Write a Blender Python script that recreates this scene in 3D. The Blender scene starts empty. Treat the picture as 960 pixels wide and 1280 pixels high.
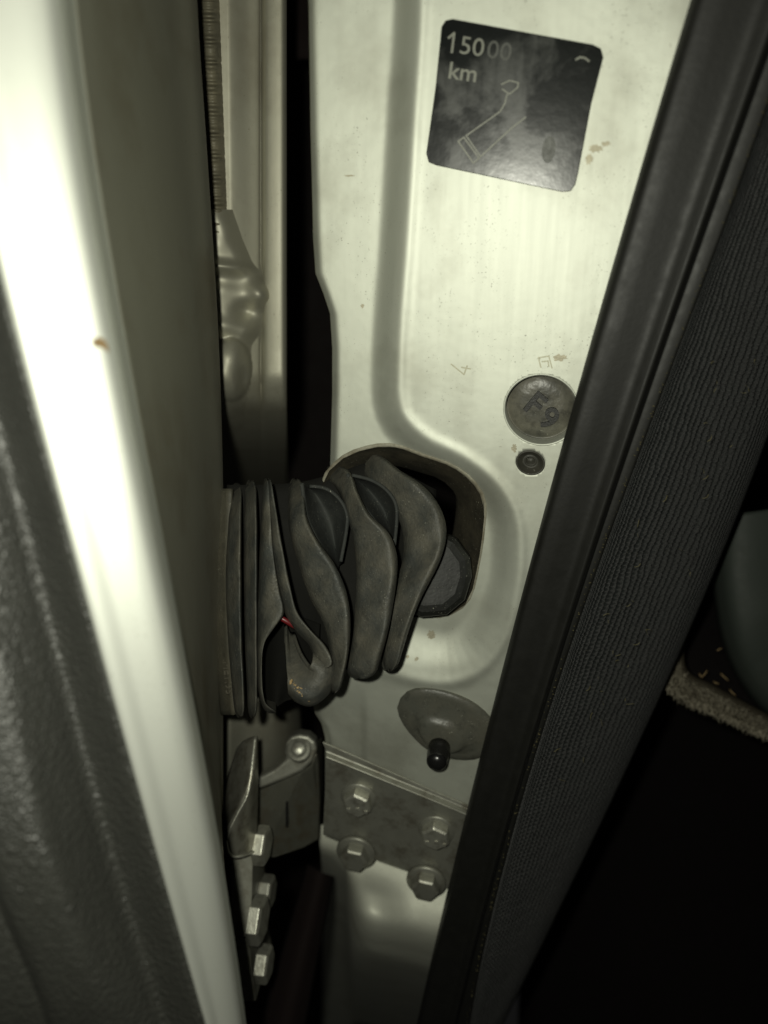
import bpy, bmesh, math, random
import numpy as np
from mathutils import Vector, Matrix

random.seed(7); rng = np.random.default_rng(7)
SC = bpy.context.scene
COL = SC.collection

# ------------------------------------------------------------------ camera
F = 960.0                                   # focal length in photo pixels (960 wide)
CAM_LOC = Vector((0.0, 0.0, 0.85))
PITCH = math.radians(20.0)
cam_d = bpy.data.cameras.new("camera")
cam = bpy.data.objects.new("camera", cam_d); COL.objects.link(cam)
cam.location = CAM_LOC
cam.rotation_euler = (math.radians(90) - PITCH, 0, 0)
cam_d.sensor_fit = 'HORIZONTAL'; cam_d.sensor_width = 36.0; cam_d.lens = 36.0
cam_d.clip_start = 0.01; cam_d.clip_end = 50
cam_d.dof.use_dof = True; cam_d.dof.focus_distance = 0.31; cam_d.dof.aperture_fstop = 6.5
SC.camera = cam
CM = Matrix.Translation(CAM_LOC) @ cam.rotation_euler.to_matrix().to_4x4()
CMN = np.array(CM)

# ------------------------------------------------------------------ world, flash, exposure
w = bpy.data.worlds.new("World"); SC.world = w; w.use_nodes = True
bg = w.node_tree.nodes["Background"]
bg.inputs[0].default_value = (0.95, 0.95, 0.9, 1); bg.inputs[1].default_value = 0.006
fl = bpy.data.lights.new("phone_flash", 'POINT')
fl.energy = 2.95; fl.color = (1.0, 1.0, 0.85); fl.shadow_soft_size = 0.004
flo = bpy.data.objects.new("phone_flash", fl); COL.objects.link(flo)
flo.location = CM @ Vector((-0.016, 0.012, 0.0))
SC.view_settings.view_transform = 'Standard'; SC.view_settings.look = 'None'
SC.view_settings.exposure = 0.0; SC.view_settings.gamma = 1.0
SC.cycles.max_bounces = 1

# ------------------------------------------------------------------ helpers
def P(px, py, d):
    """world point that stands d metres in front of the lens along photo pixel px,py"""
    return CM @ Vector(((px - 480) / F * d, -(py - 640) / F * d, -d))

def PN(a):
    a = np.asarray(a, float)
    x = (a[..., 0] - 480) / F * a[..., 2]; y = -(a[..., 1] - 640) / F * a[..., 2]; z = -a[..., 2]
    h = np.stack([x, y, z, np.ones_like(x)], -1)
    return (h @ CMN.T)[..., :3]

# plane of the door pillar: vertical, turned a little outward
K0, KU, KV = 3.11, 0.62, -1.103
def D0(px, py):
    return 1.0 / (K0 + KU * (np.asarray(px, float) - 480) / F + KV * (np.asarray(py, float) - 640) / F)
_nc = Vector((KU, -KV, -K0)).normalized()       # plane normal in camera space (x right, y up, z back)
NP = (CM.to_3x3() @ (-_nc)).normalized()         # points towards the camera
NPN = np.array(NP)
def Q(px, py, h=0.0):
    px = np.asarray(px, float); py = np.asarray(py, float)
    b = PN(np.stack([px, py, D0(px, py)], -1))
    return b + NPN * np.asarray(h, float)[..., None]
def pd(px, py, h):
    """depth of a point h metres proud of the pillar plane, seen at that pixel"""
    x = (px - 480) / F; y = -(py - 640) / F
    c = K0 + KU * x - KV * y                  # n.ray / offset
    n = math.sqrt(KU * KU + KV * KV + K0 * K0)
    return (1.0 - h * n) / c

def cr(pts, n, param=None):
    """Catmull-Rom resample of k-dim points to n samples by chord length"""
    p = np.asarray(pts, float)
    if len(p) == 1: return np.repeat(p, n, 0)
    seg = np.linalg.norm(np.diff(p, axis=0), axis=1) if param is None else np.diff(param)
    t = np.concatenate([[0], np.cumsum(np.maximum(seg, 1e-9))])
    m = np.zeros_like(p)
    m[1:-1] = (p[2:] - p[:-2]) / (t[2:] - t[:-2])[:, None]
    m[0] = (p[1] - p[0]) / (t[1] - t[0]); m[-1] = (p[-1] - p[-2]) / (t[-1] - t[-2])
    q = np.linspace(0, t[-1], n)
    i = np.clip(np.searchsorted(t, q, 'right') - 1, 0, len(p) - 2)
    h = (t[i + 1] - t[i])[:, None]; s = ((q - t[i])[:, None]) / h
    h00 = 2*s**3 - 3*s**2 + 1; h10 = s**3 - 2*s**2 + s; h01 = -2*s**3 + 3*s**2; h11 = s**3 - s**2
    return h00*p[i] + h10*h*m[i] + h01*p[i+1] + h11*h*m[i+1]

def tag(o, label=None, cat=None, group=None, kind=None):
    if label: o["label"] = label
    if cat: o["category"] = cat
    if group: o["group"] = group
    if kind: o["kind"] = kind
    return o
def wloc(o):
    v = Vector((0, 0, 0))
    while o is not None:
        v += o.location; o = o.parent
    return v
def thing(name, loc, label, cat, group=None, kind=None):
    o = bpy.data.objects.new(name, None); COL.objects.link(o); o.location = loc
    o.empty_display_size = 0.02
    return tag(o, label, cat, group, kind)
def mesh_obj(name, verts, faces, mat, parent=None, smooth=True, uv=None, origin=None):
    verts = np.asarray(verts, float)
    me = bpy.data.meshes.new(name)
    o = bpy.data.objects.new(name, me)
    base = np.array(wloc(parent)) if parent is not None else np.zeros(3)
    if origin is not None and parent is None:
        o.location = origin; base = np.array(origin)
    me.from_pydata((verts - base).tolist(), [], [list(map(int, f)) for f in faces])
    if uv is not None:
        l = me.uv_layers.new(name="UVMap")
        vi = np.empty(len(me.loops), int); me.loops.foreach_get("vertex_index", vi)
        l.data.foreach_set("uv", np.asarray(uv, float)[vi].ravel())
    me.polygons.foreach_set("use_smooth", [smooth] * len(me.polygons))
    me.materials.append(mat)
    COL.objects.link(o); o.parent = parent
    me.update()
    return o
def fix_normals(o):
    bm = bmesh.new(); bm.from_mesh(o.data); bmesh.ops.recalc_face_normals(bm, faces=bm.faces)
    bm.to_mesh(o.data); bm.free(); return o

def grid_faces(nr, nc, close=False):
    f = []
    for r in range(nr - 1 + (1 if close else 0)):
        r2 = (r + 1) % nr
        for c in range(nc - 1):
            f.append((r*nc + c, r*nc + c + 1, r2*nc + c + 1, r2*nc + c))
    return f
def loft(name, rows, mat, parent, nu=60, nv=5, thick=0.0, close=False, caps=False, world=False,
         sub=0, straight=False, noise=0.0, origin=None):
    """rows: polylines of (px,py,depth); smooth sheet through them"""
    R = [cr(r, nu) for r in rows]
    A = np.stack(R)                                    # rows, nu, 3
    if close: A = np.concatenate([A, A[:1]])
    if straight:
        G = []
        for i in range(len(A) - 1):
            for k in range(nv): G.append(A[i] + (A[i+1] - A[i]) * k / nv)
        G.append(A[-1]); G = np.stack(G)
    elif close:
        B = np.concatenate([A[-2:-1], A, A[1:2]])
        n = (len(B) - 1) * nv + 1
        t = np.arange(len(B), dtype=float)
        G = np.stack([cr(B[:, c], n, t) for c in range(nu)], 1)[nv:-nv]
    else:
        n = (len(A) - 1) * nv + 1; t = np.arange(len(A), dtype=float)
        G = np.stack([cr(A[:, c], n, t) for c in range(nu)], 1)
    if close: G = G[:-1]
    if noise:
        G = G.copy(); G[..., 2] += noise * (np.sin(G[..., 0]*.21 + G[..., 1]*.13) + np.sin(G[..., 1]*.31 - G[..., 0]*.17)) * .5
    V = PN(G).reshape(-1, 3)
    nr, nc = G.shape[:2]
    uvr = np.repeat(np.linspace(0, 1, nr), nc); uvc = np.tile(np.linspace(0, 1, nc), nr)
    F_ = grid_faces(nr, nc, close)
    if caps:
        F_.append([r*nc for r in range(nr)]); F_.append([r*nc + nc - 1 for r in range(nr)][::-1])
    o = mesh_obj(name, V, F_, mat, parent, uv=np.stack([uvr, uvc], 1), origin=origin)
    if close: fix_normals(o)
    if thick:
        m = o.modifiers.new("s", 'SOLIDIFY'); m.thickness = thick; m.offset = 0
    if sub:
        m = o.modifiers.new("u", 'SUBSURF'); m.levels = sub; m.render_levels = sub
    return o

def tube(name, pts, r, mat, parent, n=10, seg=40, world=False, taper=None):
    p = np.asarray(pts, float)
    W = cr(p if world else PN(p), seg)
    T = np.gradient(W, axis=0); T /= np.linalg.norm(T, axis=1)[:, None]
    up = np.array([0.13, 0.2, 0.97]); V = []
    for i in range(seg):
        a = np.cross(T[i], up); a /= np.linalg.norm(a); b = np.cross(T[i], a)
        rr = r * (taper[0] + (taper[1] - taper[0]) * i / (seg - 1) if taper else 1)
        for k in range(n):
            t = 2*math.pi*k/n; V.append(W[i] + rr*(math.cos(t)*a + math.sin(t)*b))
    Fc = []
    for i in range(seg - 1):
        for k in range(n):
            Fc.append((i*n+k, i*n+(k+1) % n, (i+1)*n+(k+1) % n, (i+1)*n+k))
    Fc.append(list(range(n))[::-1]); Fc.append([(seg-1)*n+k for k in range(n)])
    return mesh_obj(name, V, Fc, mat, parent)

def revolve(name, c, ax, prof, mat, parent, n=40, ex=None, sx=1.0, sy=1.0):
    """profile (radius, height) turned round ax at c"""
    ax = Vector(ax).normalized()
    ex = (Vector(ex) if ex is not None else Vector((1, 0, 0))); ex = (ex - ax*ex.dot(ax)).normalized()
    ey = ax.cross(ex); V = []; Fc = []
    m = len(prof)
    for r, h in prof:
        for k in range(n):
            t = 2*math.pi*k/n
            V.append(Vector(c) + ax*h + ex*(r*sx*math.cos(t)) + ey*(r*sy*math.sin(t)))
    for i in range(m - 1):
        for k in range(n):
            Fc.append((i*n+k, i*n+(k+1) % n, (i+1)*n+(k+1) % n, (i+1)*n+k))
    if prof[-1][0] > 1e-7: Fc.append([(m-1)*n+k for k in range(n)])
    if prof[0][0] > 1e-7: Fc.append(list(range(n))[::-1])
    return fix_normals(mesh_obj(name, [tuple(v) for v in V], Fc, mat, parent))

def bevel(o, wd, seg=2, ang=35):
    m = o.modifiers.new("b", 'BEVEL'); m.width = wd; m.segments = seg; m.limit_method = 'ANGLE'; m.angle_limit = math.radians(ang)
    return o
def autosmooth(o, ang=35):
    o.data.set_sharp_from_angle(angle=math.radians(ang)); return o

def plate(name, pix, h0, h1, mat, parent, bev=0.0005):
    """outline in photo pixels, laid on the pillar plane between heights h0 and h1"""
    pix = np.asarray(pix, float); n = len(pix)
    V = np.concatenate([Q(pix[:, 0], pix[:, 1], np.full(n, h1)), Q(pix[:, 0], pix[:, 1], np.full(n, h0))])
    Fc = [list(range(n)), list(range(n, 2*n))[::-1]] + [(i, n+i, n+(i+1) % n, (i+1) % n) for i in range(n)]
    o = fix_normals(mesh_obj(name, V, Fc, mat, parent, smooth=False))
    if bev: bevel(o, bev)
    return o
def ribbon(name, polys, wpx, h, mat, parent, closed=()):
    """drawn line work: flat bands wpx wide along pixel polylines, laid h above the pillar plane"""
    V = []; Fc = []
    for k, p in enumerate(polys):
        p = np.asarray(p, float); cl = k in closed
        if cl: p = np.vstack([p, p[:1]])
        T = np.gradient(p, axis=0) if len(p) > 2 else np.repeat(p[1:] - p[:1], 2, 0)
        T /= np.maximum(np.linalg.norm(T, axis=1), 1e-9)[:, None]
        Nn = np.stack([-T[:, 1], T[:, 0]], 1)
        for i in range(len(p) - 1):
            d = p[i+1] - p[i]; d /= max(np.linalg.norm(d), 1e-9); nn = np.array([-d[1], d[0]])
            a = p[i] - d*wpx*.3; b = p[i+1] + d*wpx*.3; s = len(V)
            for q in (a + nn*wpx/2, b + nn*wpx/2, b - nn*wpx/2, a - nn*wpx/2): V.append(Q(q[0], q[1], np.float64(h + 0.00001*i)))
            Fc.append((s, s+1, s+2, s+3))
    return mesh_obj(name, V, Fc, mat, parent, smooth=False)
def text_px(name, s, ox, oy, size, ang, h, mat, parent, extr=0.0, shear=0.0, mapper=None, bold=0.0):
    """lettering laid out on the pillar plane: baseline start at ox,oy, size and angle in the photo"""
    cu = bpy.data.curves.new("txt", 'FONT'); cu.body = s; cu.size = 1.0; cu.resolution_u = 4; cu.offset = bold
    t = bpy.data.objects.new("txt", cu); COL.objects.link(t)
    me = bpy.data.meshes.new_from_object(t.evaluated_get(bpy.context.evaluated_depsgraph_get()))
    V = np.array([v.co[:2] for v in me.vertices]); Fc = [list(p.vertices) for p in me.polygons]
    bpy.data.objects.remove(t); bpy.data.curves.remove(cu); bpy.data.meshes.remove(me)
    ca, sa = math.cos(math.radians(ang)), math.sin(math.radians(ang))
    x = V[:, 0]*size + shear*V[:, 1]*size; y = -V[:, 1]*size
    px = ox + ca*x - sa*y; py = oy + sa*x + ca*y
    fn = mapper or Q
    W = fn(px, py, np.full(len(px), h))
    o = mesh_obj(name, W, Fc, mat, parent, smooth=False)
    if extr:
        m = o.modifiers.new("s", 'SOLIDIFY'); m.thickness = extr; m.offset = 0
    return o

# ------------------------------------------------------------------ materials
class NT:
    def __init__(s, name):
        s.m = bpy.data.materials.new(name); s.m.use_nodes = True
        s.t = s.m.node_tree; s.b = s.t.nodes["Principled BSDF"]
        s.tc = s.t.nodes.new("ShaderNodeTexCoord")
    def n(s, typ, **kw):
        x = s.t.nodes.new("ShaderNode" + typ)
        for k, v in kw.items():
            if hasattr(x, k) and k not in x.inputs: setattr(x, k, v)
            elif k in x.inputs:
                if hasattr(v, "is_output"): s.t.links.new(v, x.inputs[k])
                else: x.inputs[k].default_value = v
        return x
    def link(s, a, b): s.t.links.new(a, b)
    def coord(s, sc=(1, 1, 1), rot=(0, 0, 0), kind="Object"):
        mp = s.t.nodes.new("ShaderNodeMapping"); s.link(s.tc.outputs[kind], mp.inputs[0])
        mp.inputs["Scale"].default_value = sc; mp.inputs["Rotation"].default_value = rot
        return mp.outputs[0]
    def noise(s, scale, detail=4, vec=None, rough=.55, dist=0):
        x = s.n("TexNoise", Scale=scale, Detail=detail, Roughness=rough, Distortion=dist)
        s.link(vec if vec is not None else s.tc.outputs["Object"], x.inputs["Vector"]); return x.outputs["Fac"]
    def ramp(s, fac, stops):
        r = s.t.nodes.new("ShaderNodeValToRGB"); s.link(fac, r.inputs[0])
        e = r.color_ramp.elements
        while len(e) < len(stops): e.new(.5)
        for k, (p, c) in enumerate(stops):
            e[k].position = p; e[k].color = (*c, 1) if len(c) == 3 else c
        return r.outputs[0]
    def math(s, op, a, b=0.0, c=None):
        x = s.t.nodes.new("ShaderNodeMath"); x.operation = op
        for k, v in enumerate((a, b) if c is None else (a, b, c)):
            if hasattr(v, "is_output"): s.link(v, x.inputs[k])
            else: x.inputs[k].default_value = v
        return x.outputs[0]
    def mix(s, fac, a, b, mode='MIX'):
        x = s.t.nodes.new("ShaderNodeMix"); x.data_type = 'RGBA'; x.blend_type = mode
        for k, v in ((0, fac), (6, a), (7, b)):
            if hasattr(v, "is_output"): s.link(v, x.inputs[k])
            else: x.inputs[k].default_value = v if k == 0 else (*v, 1)
        return x.outputs[2]
    def bump(s, h, strength=.3, dist=.001, prev=None):
        x = s.t.nodes.new("ShaderNodeBump"); x.inputs["Strength"].default_value = strength; x.inputs["Distance"].default_value = dist
        s.link(h, x.inputs["Height"])
        if prev is not None: s.link(prev, x.inputs["Normal"])
        return x.outputs[0]
    def set(s, **kw):
        for k, v in kw.items():
            k = k.replace("_", " ")
            i = s.b.inputs[k]
            if hasattr(v, "is_output"): s.link(v, i)
            else: i.default_value = (*v, 1) if isinstance(v, tuple) and len(v) == 3 else v
        return s.m
G1 = lambda v: (v, v, v)

def m_paint(name, base, rough, dirt=.35, metal=.75, seed=0.0, dirt_col=(.16, .14, .09), streak=1.0):
    a = NT(name)
    v = a.t.nodes.new("ShaderNodeMapping"); a.link(a.tc.outputs["Object"], v.inputs[0]); v.inputs["Location"].default_value = (seed, seed*2, seed)
    v = v.outputs[0]
    big = a.noise(22, 5, v, .6)
    col = a.mix(a.math('MULTIPLY', a.ramp(big, [(.50, G1(0)), (.78, G1(1))]), dirt), base, dirt_col)
    sp = a.noise(1500, 2, v)                           # pits and dust specks
    gate = a.ramp(a.noise(60, 3, v), [(.45, G1(0)), (.6, G1(1))])
    spk = a.math('MULTIPLY', a.ramp(sp, [(.68, G1(0)), (.72, G1(1))]), gate)
    col = a.mix(a.math('MULTIPLY', spk, .6), col, (.14, .12, .08))
    sv = a.n("Mapping"); a.link(v, sv.inputs[0]); sv.inputs["Scale"].default_value = (420, 420, 22)
    st = a.noise(1.0, 4, sv.outputs[0])                # wiping streaks along the pillar
    r = a.math('ADD', a.math('MULTIPLY', st, .06*streak), rough - .03*streak)
    r = a.math('ADD', r, a.math('MULTIPLY', spk, .2))
    col = a.mix(a.math('MULTIPLY', a.ramp(st, [(.5, G1(0)), (.8, G1(1))]), .06*streak), col, tuple(x*.7 for x in base))
    fk = a.noise(5200, 1, v)
    nb = a.bump(fk, .05, .0003)
    nb = a.bump(a.noise(45, 3, v), .10*streak, .004, nb)
    nb = a.bump(spk, .25, .0003, nb)
    return a.set(Base_Color=col, Roughness=r, Metallic=metal, Normal=nb, Coat_Weight=.15, Coat_Roughness=.35)

M = {}
M['pillar'] = m_paint("pillar_paint", (.61, .63, .55), .625, .45, .80)
M['door'] = m_paint("door_paint", (.66, .68, .62), .57, .04, .74, 3.1, streak=0.0)
M['jamb'] = m_paint("jamb_paint_shaded", (.27, .265, .215), .62, .60, .90, 5.7, (.16, .13, .08))  # door paint with the shut face's shade in its base colour, plus brown grime
M['inner'] = m_paint("lower_paint", (.62, .63, .54), .66, .3, .45, 1.7)

def m_rubber(name, base, dusty, rough=.62, bumpy=.25, dust_amt=.5, fine=900):
    a = NT(name)
    big = a.noise(75, 6, None, .65); col = a.mix(a.math('MULTIPLY', a.ramp(big, [(.36, G1(0)), (.64, G1(1))]), dust_amt), base, dusty)
    blk = a.ramp(a.noise(210, 5, None, .7), [(.52, G1(0)), (.68, G1(1))])
    col = a.mix(a.math('MULTIPLY', blk, .45), col, tuple(x*.35 for x in base))
    sp = a.noise(1500, 2); spk = a.ramp(sp, [(.665, G1(0)), (.72, G1(1))])
    gate = a.ramp(a.noise(110, 3), [(.46, G1(0)), (.6, G1(1))])
    spk = a.math('MULTIPLY', spk, gate)
    col = a.mix(a.math('MULTIPLY', spk, .6), col, (.42, .42, .34))
    nb = a.bump(a.noise(fine, 4), bumpy, .0006); nb = a.bump(a.noise(160, 3), .18, .002, nb)
    return a.set(Base_Color=col, Roughness=rough, Normal=nb, Specular_IOR_Level=.35)
M['boot'] = m_rubber("boot_rubber", (.048, .051, .046), (.108, .101, .078), .55, .5, .8)
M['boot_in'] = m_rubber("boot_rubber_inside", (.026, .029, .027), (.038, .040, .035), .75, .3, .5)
M['boot_dark'] = None
M['boot_flange'] = m_rubber("boot_flange_rubber", (.05, .048, .036), (.09, .08, .055), .6, .3)
M['socket'] = m_rubber("socket_rubber", (.010, .011, .0095), (.015, .015, .013), .55, .12, .4)
M['switch'] = m_rubber("switch_rubber", (.075, .077, .064), (.095, .090, .070), .36, .12, .6)
M['plug'] = m_rubber("plug_rubber", (.050, .050, .041), (.135, .128, .10), .36, .3, .95, 240)
M['grommet'] = m_rubber("grommet_rubber", (.03, .03, .024), (.06, .055, .04), .5, .1, .4)
M['rim'] = m_rubber("dirty_rim", (.30, .29, .23), (.12, .10, .065), .6, .4, .9)
M['bead'] = m_rubber("bead_sealant", (.13, .12, .085), (.20, .18, .12), .5, .2, .6)
M['funnel'] = m_rubber("dirty_funnel", (.020, .018, .012), (.052, .045, .029), .7, .3, .7)
def m_plain(name, col, rough, metal=0.0, var=.3, sc=120, bumpy=.1, spec=.5, grime=0.0):
    a = NT(name)
    n = a.noise(sc, 4); c = a.mix(a.math('MULTIPLY', n, var), col, tuple(x*.45 for x in col))
    if grime:
        g = a.ramp(a.noise(sc*1.7, 6, None, .7), [(.48, G1(0)), (.66, G1(1))])
        c = a.mix(a.math('MULTIPLY', g, grime), c, (.075, .055, .028))
    r = a.math('ADD', a.math('MULTIPLY', a.noise(sc*2.3, 3), .25), rough - .125)
    return a.set(Base_Color=c, Roughness=r, Metallic=metal, Normal=a.bump(a.noise(sc*6, 3), bumpy, .0006), Specular_IOR_Level=spec)
M['boot_dark'] = m_plain("boot_hollow_shade", (.009, .009, .008), .9, 0, .3, 120, .1, .05)  # boot rubber painted nearly black for the shade inside the split
M['boot_valley'] = m_plain("boot_valley_shade", (.013, .013, .0115), .85, 0, .4, 90, .2, .12)  # darker copy of the boot rubber, shade between folds put into its colour
M['seal'] = m_plain("seal_rubber", (.010, .010, .0085), .55, 0, .5, 90, .10, .34)
M['black'] = m_plain("black_plastic", (.010, .010, .010), .25, 0, .3, 200, .03)
M['steel'] = m_plain("hinge_steel", (.33, .33, .28), .45, .6, .6, 70, .15, .5, .5)
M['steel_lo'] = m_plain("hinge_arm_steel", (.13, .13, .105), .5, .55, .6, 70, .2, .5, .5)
M['zinc'] = m_plain("bolt_zinc", (.62, .62, .53), .42, .75, .6, 160, .2, .5, .45)
M['bracket'] = m_plain("bracket_steel", (.42, .41, .34), .42, .75, .7, 90, .15, .5, .55)
M['leaf'] = m_plain("leaf_primer", (.30, .30, .25), .5, .25, .6, 90, .2, .5, .5)
M['liner'] = m_plain("arch_liner", (.022, .017, .016), .7, 0, .5, 30, .2, .2)
M['maroon'] = m_plain("maroon_panel", (.012, .0075, .007), .85, 0, .5, 30, .2, .2)
M['seat'] = m_plain("interior_plastic", (.035, .042, .036), .6, 0, .3, 60, .1, .3)
M['floor'] = m_plain("interior_carpet", (.012, .010, .010), .9, 0, .6, 160, .4, .1)
M['pile'] = m_plain("carpet_pile", (.66, .60, .46), .9, 0, .8, 260, .2, .1)
M['straw'] = m_plain("straw", (.42, .30, .15), .7, 0, .4, 260, .1, .2)
M['straw_dark'] = m_plain("carpet_back", (.07, .06, .042), .95, 0, .8, 200, .5, .1)
M['wire'] = m_plain("red_wire", (.13, .010, .012), .4, 0, .2, 200, .05)
M['print'] = m_plain("sticker_print", (.20, .205, .165), .5, 0, .5, 300, .1)
M['print_worn'] = m_plain("sticker_print_worn", (.055, .058, .047), .5, 0, .6, 300, .1)
M['stamp'] = m_plain("stamped_mark", (.40, .39, .29), .5, .5, .4, 300, .1)
M['rust'] = m_plain("rust_stain", (.25, .17, .08), .75, 0, .5, 400, .2)
M['stain'] = m_plain("brown_stain", (.47, .44, .33), .6, .6, .6, 300, .2)
M['embossed'] = m_plain("embossed_rubber", (.11, .10, .075), .6, 0, .4, 300, .2)
M['embossed_dark'] = m_plain("embossed_plug", (.012, .012, .010), .5, 0, .4, 300, .2)
M['dust'] = m_plain("dust_line", (.16, .14, .07), .9, 0, .8, 500, .3, .1)

def m_sticker():
    a = NT("black_sticker")
    v = a.n("Mapping"); a.link(a.tc.outputs["Object"], v.inputs[0]); v.inputs["Scale"].default_value = (260, 260, 40)
    st = a.noise(1, 5, v.outputs[0], .6)
    cl = a.noise(48, 4, None, .6, .4)
    wear = a.math('MULTIPLY', a.ramp(cl, [(.46, G1(0)), (.62, G1(1))]), a.ramp(st, [(.3, G1(.35)), (.7, G1(1))]))
    col = a.mix(a.math('MULTIPLY', wear, .28), (.0035, .005, .0045), (.10, .105, .088))
    r = a.math('ADD', a.math('MULTIPLY', wear, .18), .22)
    return a.set(Base_Color=col, Roughness=r, Normal=a.bump(a.noise(300, 2), .06, .0005), Specular_IOR_Level=.4)
M['sticker'] = m_sticker()

def m_trim():
    a = NT("grained_trim")
    vn = a.n("Mapping"); a.link(a.tc.outputs["Object"], vn.inputs[0]); vn.inputs["Scale"].default_value = (1, 1, .9)
    wob = a.n("TexNoise", Scale=300.0, Detail=2.0); a.link(vn.outputs[0], wob.inputs["Vector"])
    add = a.n("VectorMath", operation='MULTIPLY_ADD'); a.link(wob.outputs["Color"], add.inputs[0]); add.inputs[1].default_value = (.0016,)*3; a.link(vn.outputs[0], add.inputs[2])
    vo = a.n("TexVoronoi", feature='SMOOTH_F1', Scale=950.0); a.link(add.outputs[0], vo.inputs["Vector"])
    vo2 = a.n("TexVoronoi", feature='F1', Scale=1500.0); a.link(add.outputs[0], vo2.inputs["Vector"])
    h = a.math('ADD', a.math('POWER', vo.outputs["Distance"], 1.3), a.math('MULTIPLY', vo2.outputs["Distance"], .18))
    nb = a.bump(h, .75, .0009)
    c = a.mix(a.noise(40, 3), (.024, .0245, .021), (.040, .041, .035))
    return a.set(Base_Color=c, Roughness=.46, Normal=nb, Specular_IOR_Level=.8)
M['trim'] = m_trim()

def m_knit():
    a = NT("knit_fabric")
    sep = a.n("SeparateXYZ"); a.link(a.tc.outputs["UV"], sep.inputs[0])
    nz = a.noise(300, 2)
    u = a.math('ADD', a.math('MULTIPLY', sep.outputs[0], 46.0), a.math('ADD', a.math('MULTIPLY', nz, .6), a.math('MULTIPLY', a.noise(35, 2), 1.6)))
    vv = a.math('MULTIPLY', sep.outputs[1], 300.0)
    rib = a.math('ABSOLUTE', a.math('SINE', a.math('MULTIPLY', u, math.pi)))
    alt = a.math('MULTIPLY', a.math('FLOOR', u), .5)
    st = a.math('ABSOLUTE', a.math('SINE', a.math('MULTIPLY', a.math('ADD', vv, alt), math.pi)))
    h = a.math('MULTIPLY', a.math('POWER', rib, .7), a.math('ADD', a.math('MULTIPLY', st, .55), .45))
    fz = a.noise(2600, 2)
    h2 = a.math('ADD', h, a.math('MULTIPLY', fz, .35))
    nb = a.bump(h2, .9, .0010)
    lum = a.math('MULTIPLY', a.ramp(h, [(.1, G1(.25)), (.8, G1(1))]), a.math('MULTIPLY', a.ramp(a.noise(60, 4), [(.3, G1(.45)), (.7, G1(1))]), a.ramp(a.noise(420, 3), [(.3, G1(.5)), (.7, G1(1.0))])))
    c = a.mix(lum, (.0015, .002, .002), (.013, .016, .0155))
    lint = a.ramp(a.noise(900, 3), [(.70, G1(0)), (.76, G1(1))])
    c = a.mix(a.math('MULTIPLY', lint, .35), c, (.16, .15, .11))
    return a.set(Base_Color=c, Roughness=.9, Normal=nb, Specular_IOR_Level=.15, Sheen_Weight=.15)
M['knit'] = m_knit()
M['sealant'] = m_paint("sealant_paint", (.42, .41, .33), .62, .5, .75, 8.2, (.15, .12, .07))

M['inner'].node_tree.nodes['Principled BSDF'].inputs['Coat Weight'].default_value = 0.0
# ------------------------------------------------------------------ setting behind the gap and in the footwell
loft("arch_liner", [[(200, -200, .70), (200, 640, .86), (200, 1500, 1.2)], [(420, -200, .72), (420, 640, .88), (420, 1500, 1.2)],
                    [(620, -200, .75), (620, 640, .9), (620, 1500, 1.2)]], M['liner'], None, 20, 3, thick=.002)
bpy.data.objects["arch_liner"]["kind"] = "structure"
o = loft("footwell_floor", [[(660, 800, .85), (650, 1200, .75), (640, 1700, .66)], [(900, 500, .90), (900, 1000, .72), (900, 1700, .62)],
                    [(1500, 400, .92), (1500, 1000, .72), (1500, 1700, .62)]], M['floor'], None, 30, 6, thick=.004)
o["kind"] = "structure"
o = loft("footwell_bulkhead", [[(780, -400, .95), (780, 300, .95), (780, 900, .93)], [(1600, -400, .97), (1600, 300, .97), (1600, 900, .93)]], M['floor'], None, 10, 4, thick=.004)
o["kind"] = "structure"

# ------------------------------------------------------------------ A. door pillar
pil = thing("door_pillar", Q(520, 900), "pale champagne silver door pillar with pressed recess, sticker and rubber plugs", "door pillar")

def dense(poly, n, closed=True):
    p = np.asarray(poly, float)
    if closed: p = np.vstack([p[-1:], p, p[:2]])
    q = cr(p, n * 4)
    if closed:
        # keep the inner loop only
        d0 = np.argmin(np.linalg.norm(q[:len(q)//2] - p[1], axis=1)); d1 = len(q)//2 + np.argmin(np.linalg.norm(q[len(q)//2:] - p[-2], axis=1))
        q = q[d0:d1]
    return q
def inside(pts, poly):
    x, y = pts[:, 0], pts[:, 1]; r = np.zeros(len(pts), bool); n = len(poly); j = n - 1
    for i in range(n):
        xi, yi = poly[i]; xj, yj = poly[j]
        if yi != yj:
            r ^= ((yi > y) != (yj > y)) & (x < (xj - xi) * (y - yi) / (yj - yi) + xi)
        j = i
    return r
def sdist(pts, poly, ins=None):
    out = np.empty(len(pts))
    a = poly; b = np.roll(poly, -1, 0); ab = b - a; l2 = np.maximum((ab**2).sum(1), 1e-9)
    for s in range(0, len(pts), 4000):
        p = pts[s:s+4000, None, :]
        t = np.clip(((p - a) * ab).sum(2) / l2, 0, 1)
        out[s:s+4000] = np.sqrt((((a + ab*t[..., None]) - p)**2).sum(2)).min(1)
    ins = inside(pts, poly) if ins is None else ins
    return np.where(ins, -out, out)
sstep = lambda x, a, b: (lambda t: t*t*(3-2*t))(np.clip((x - a)/(b - a), 0, 1))

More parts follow.
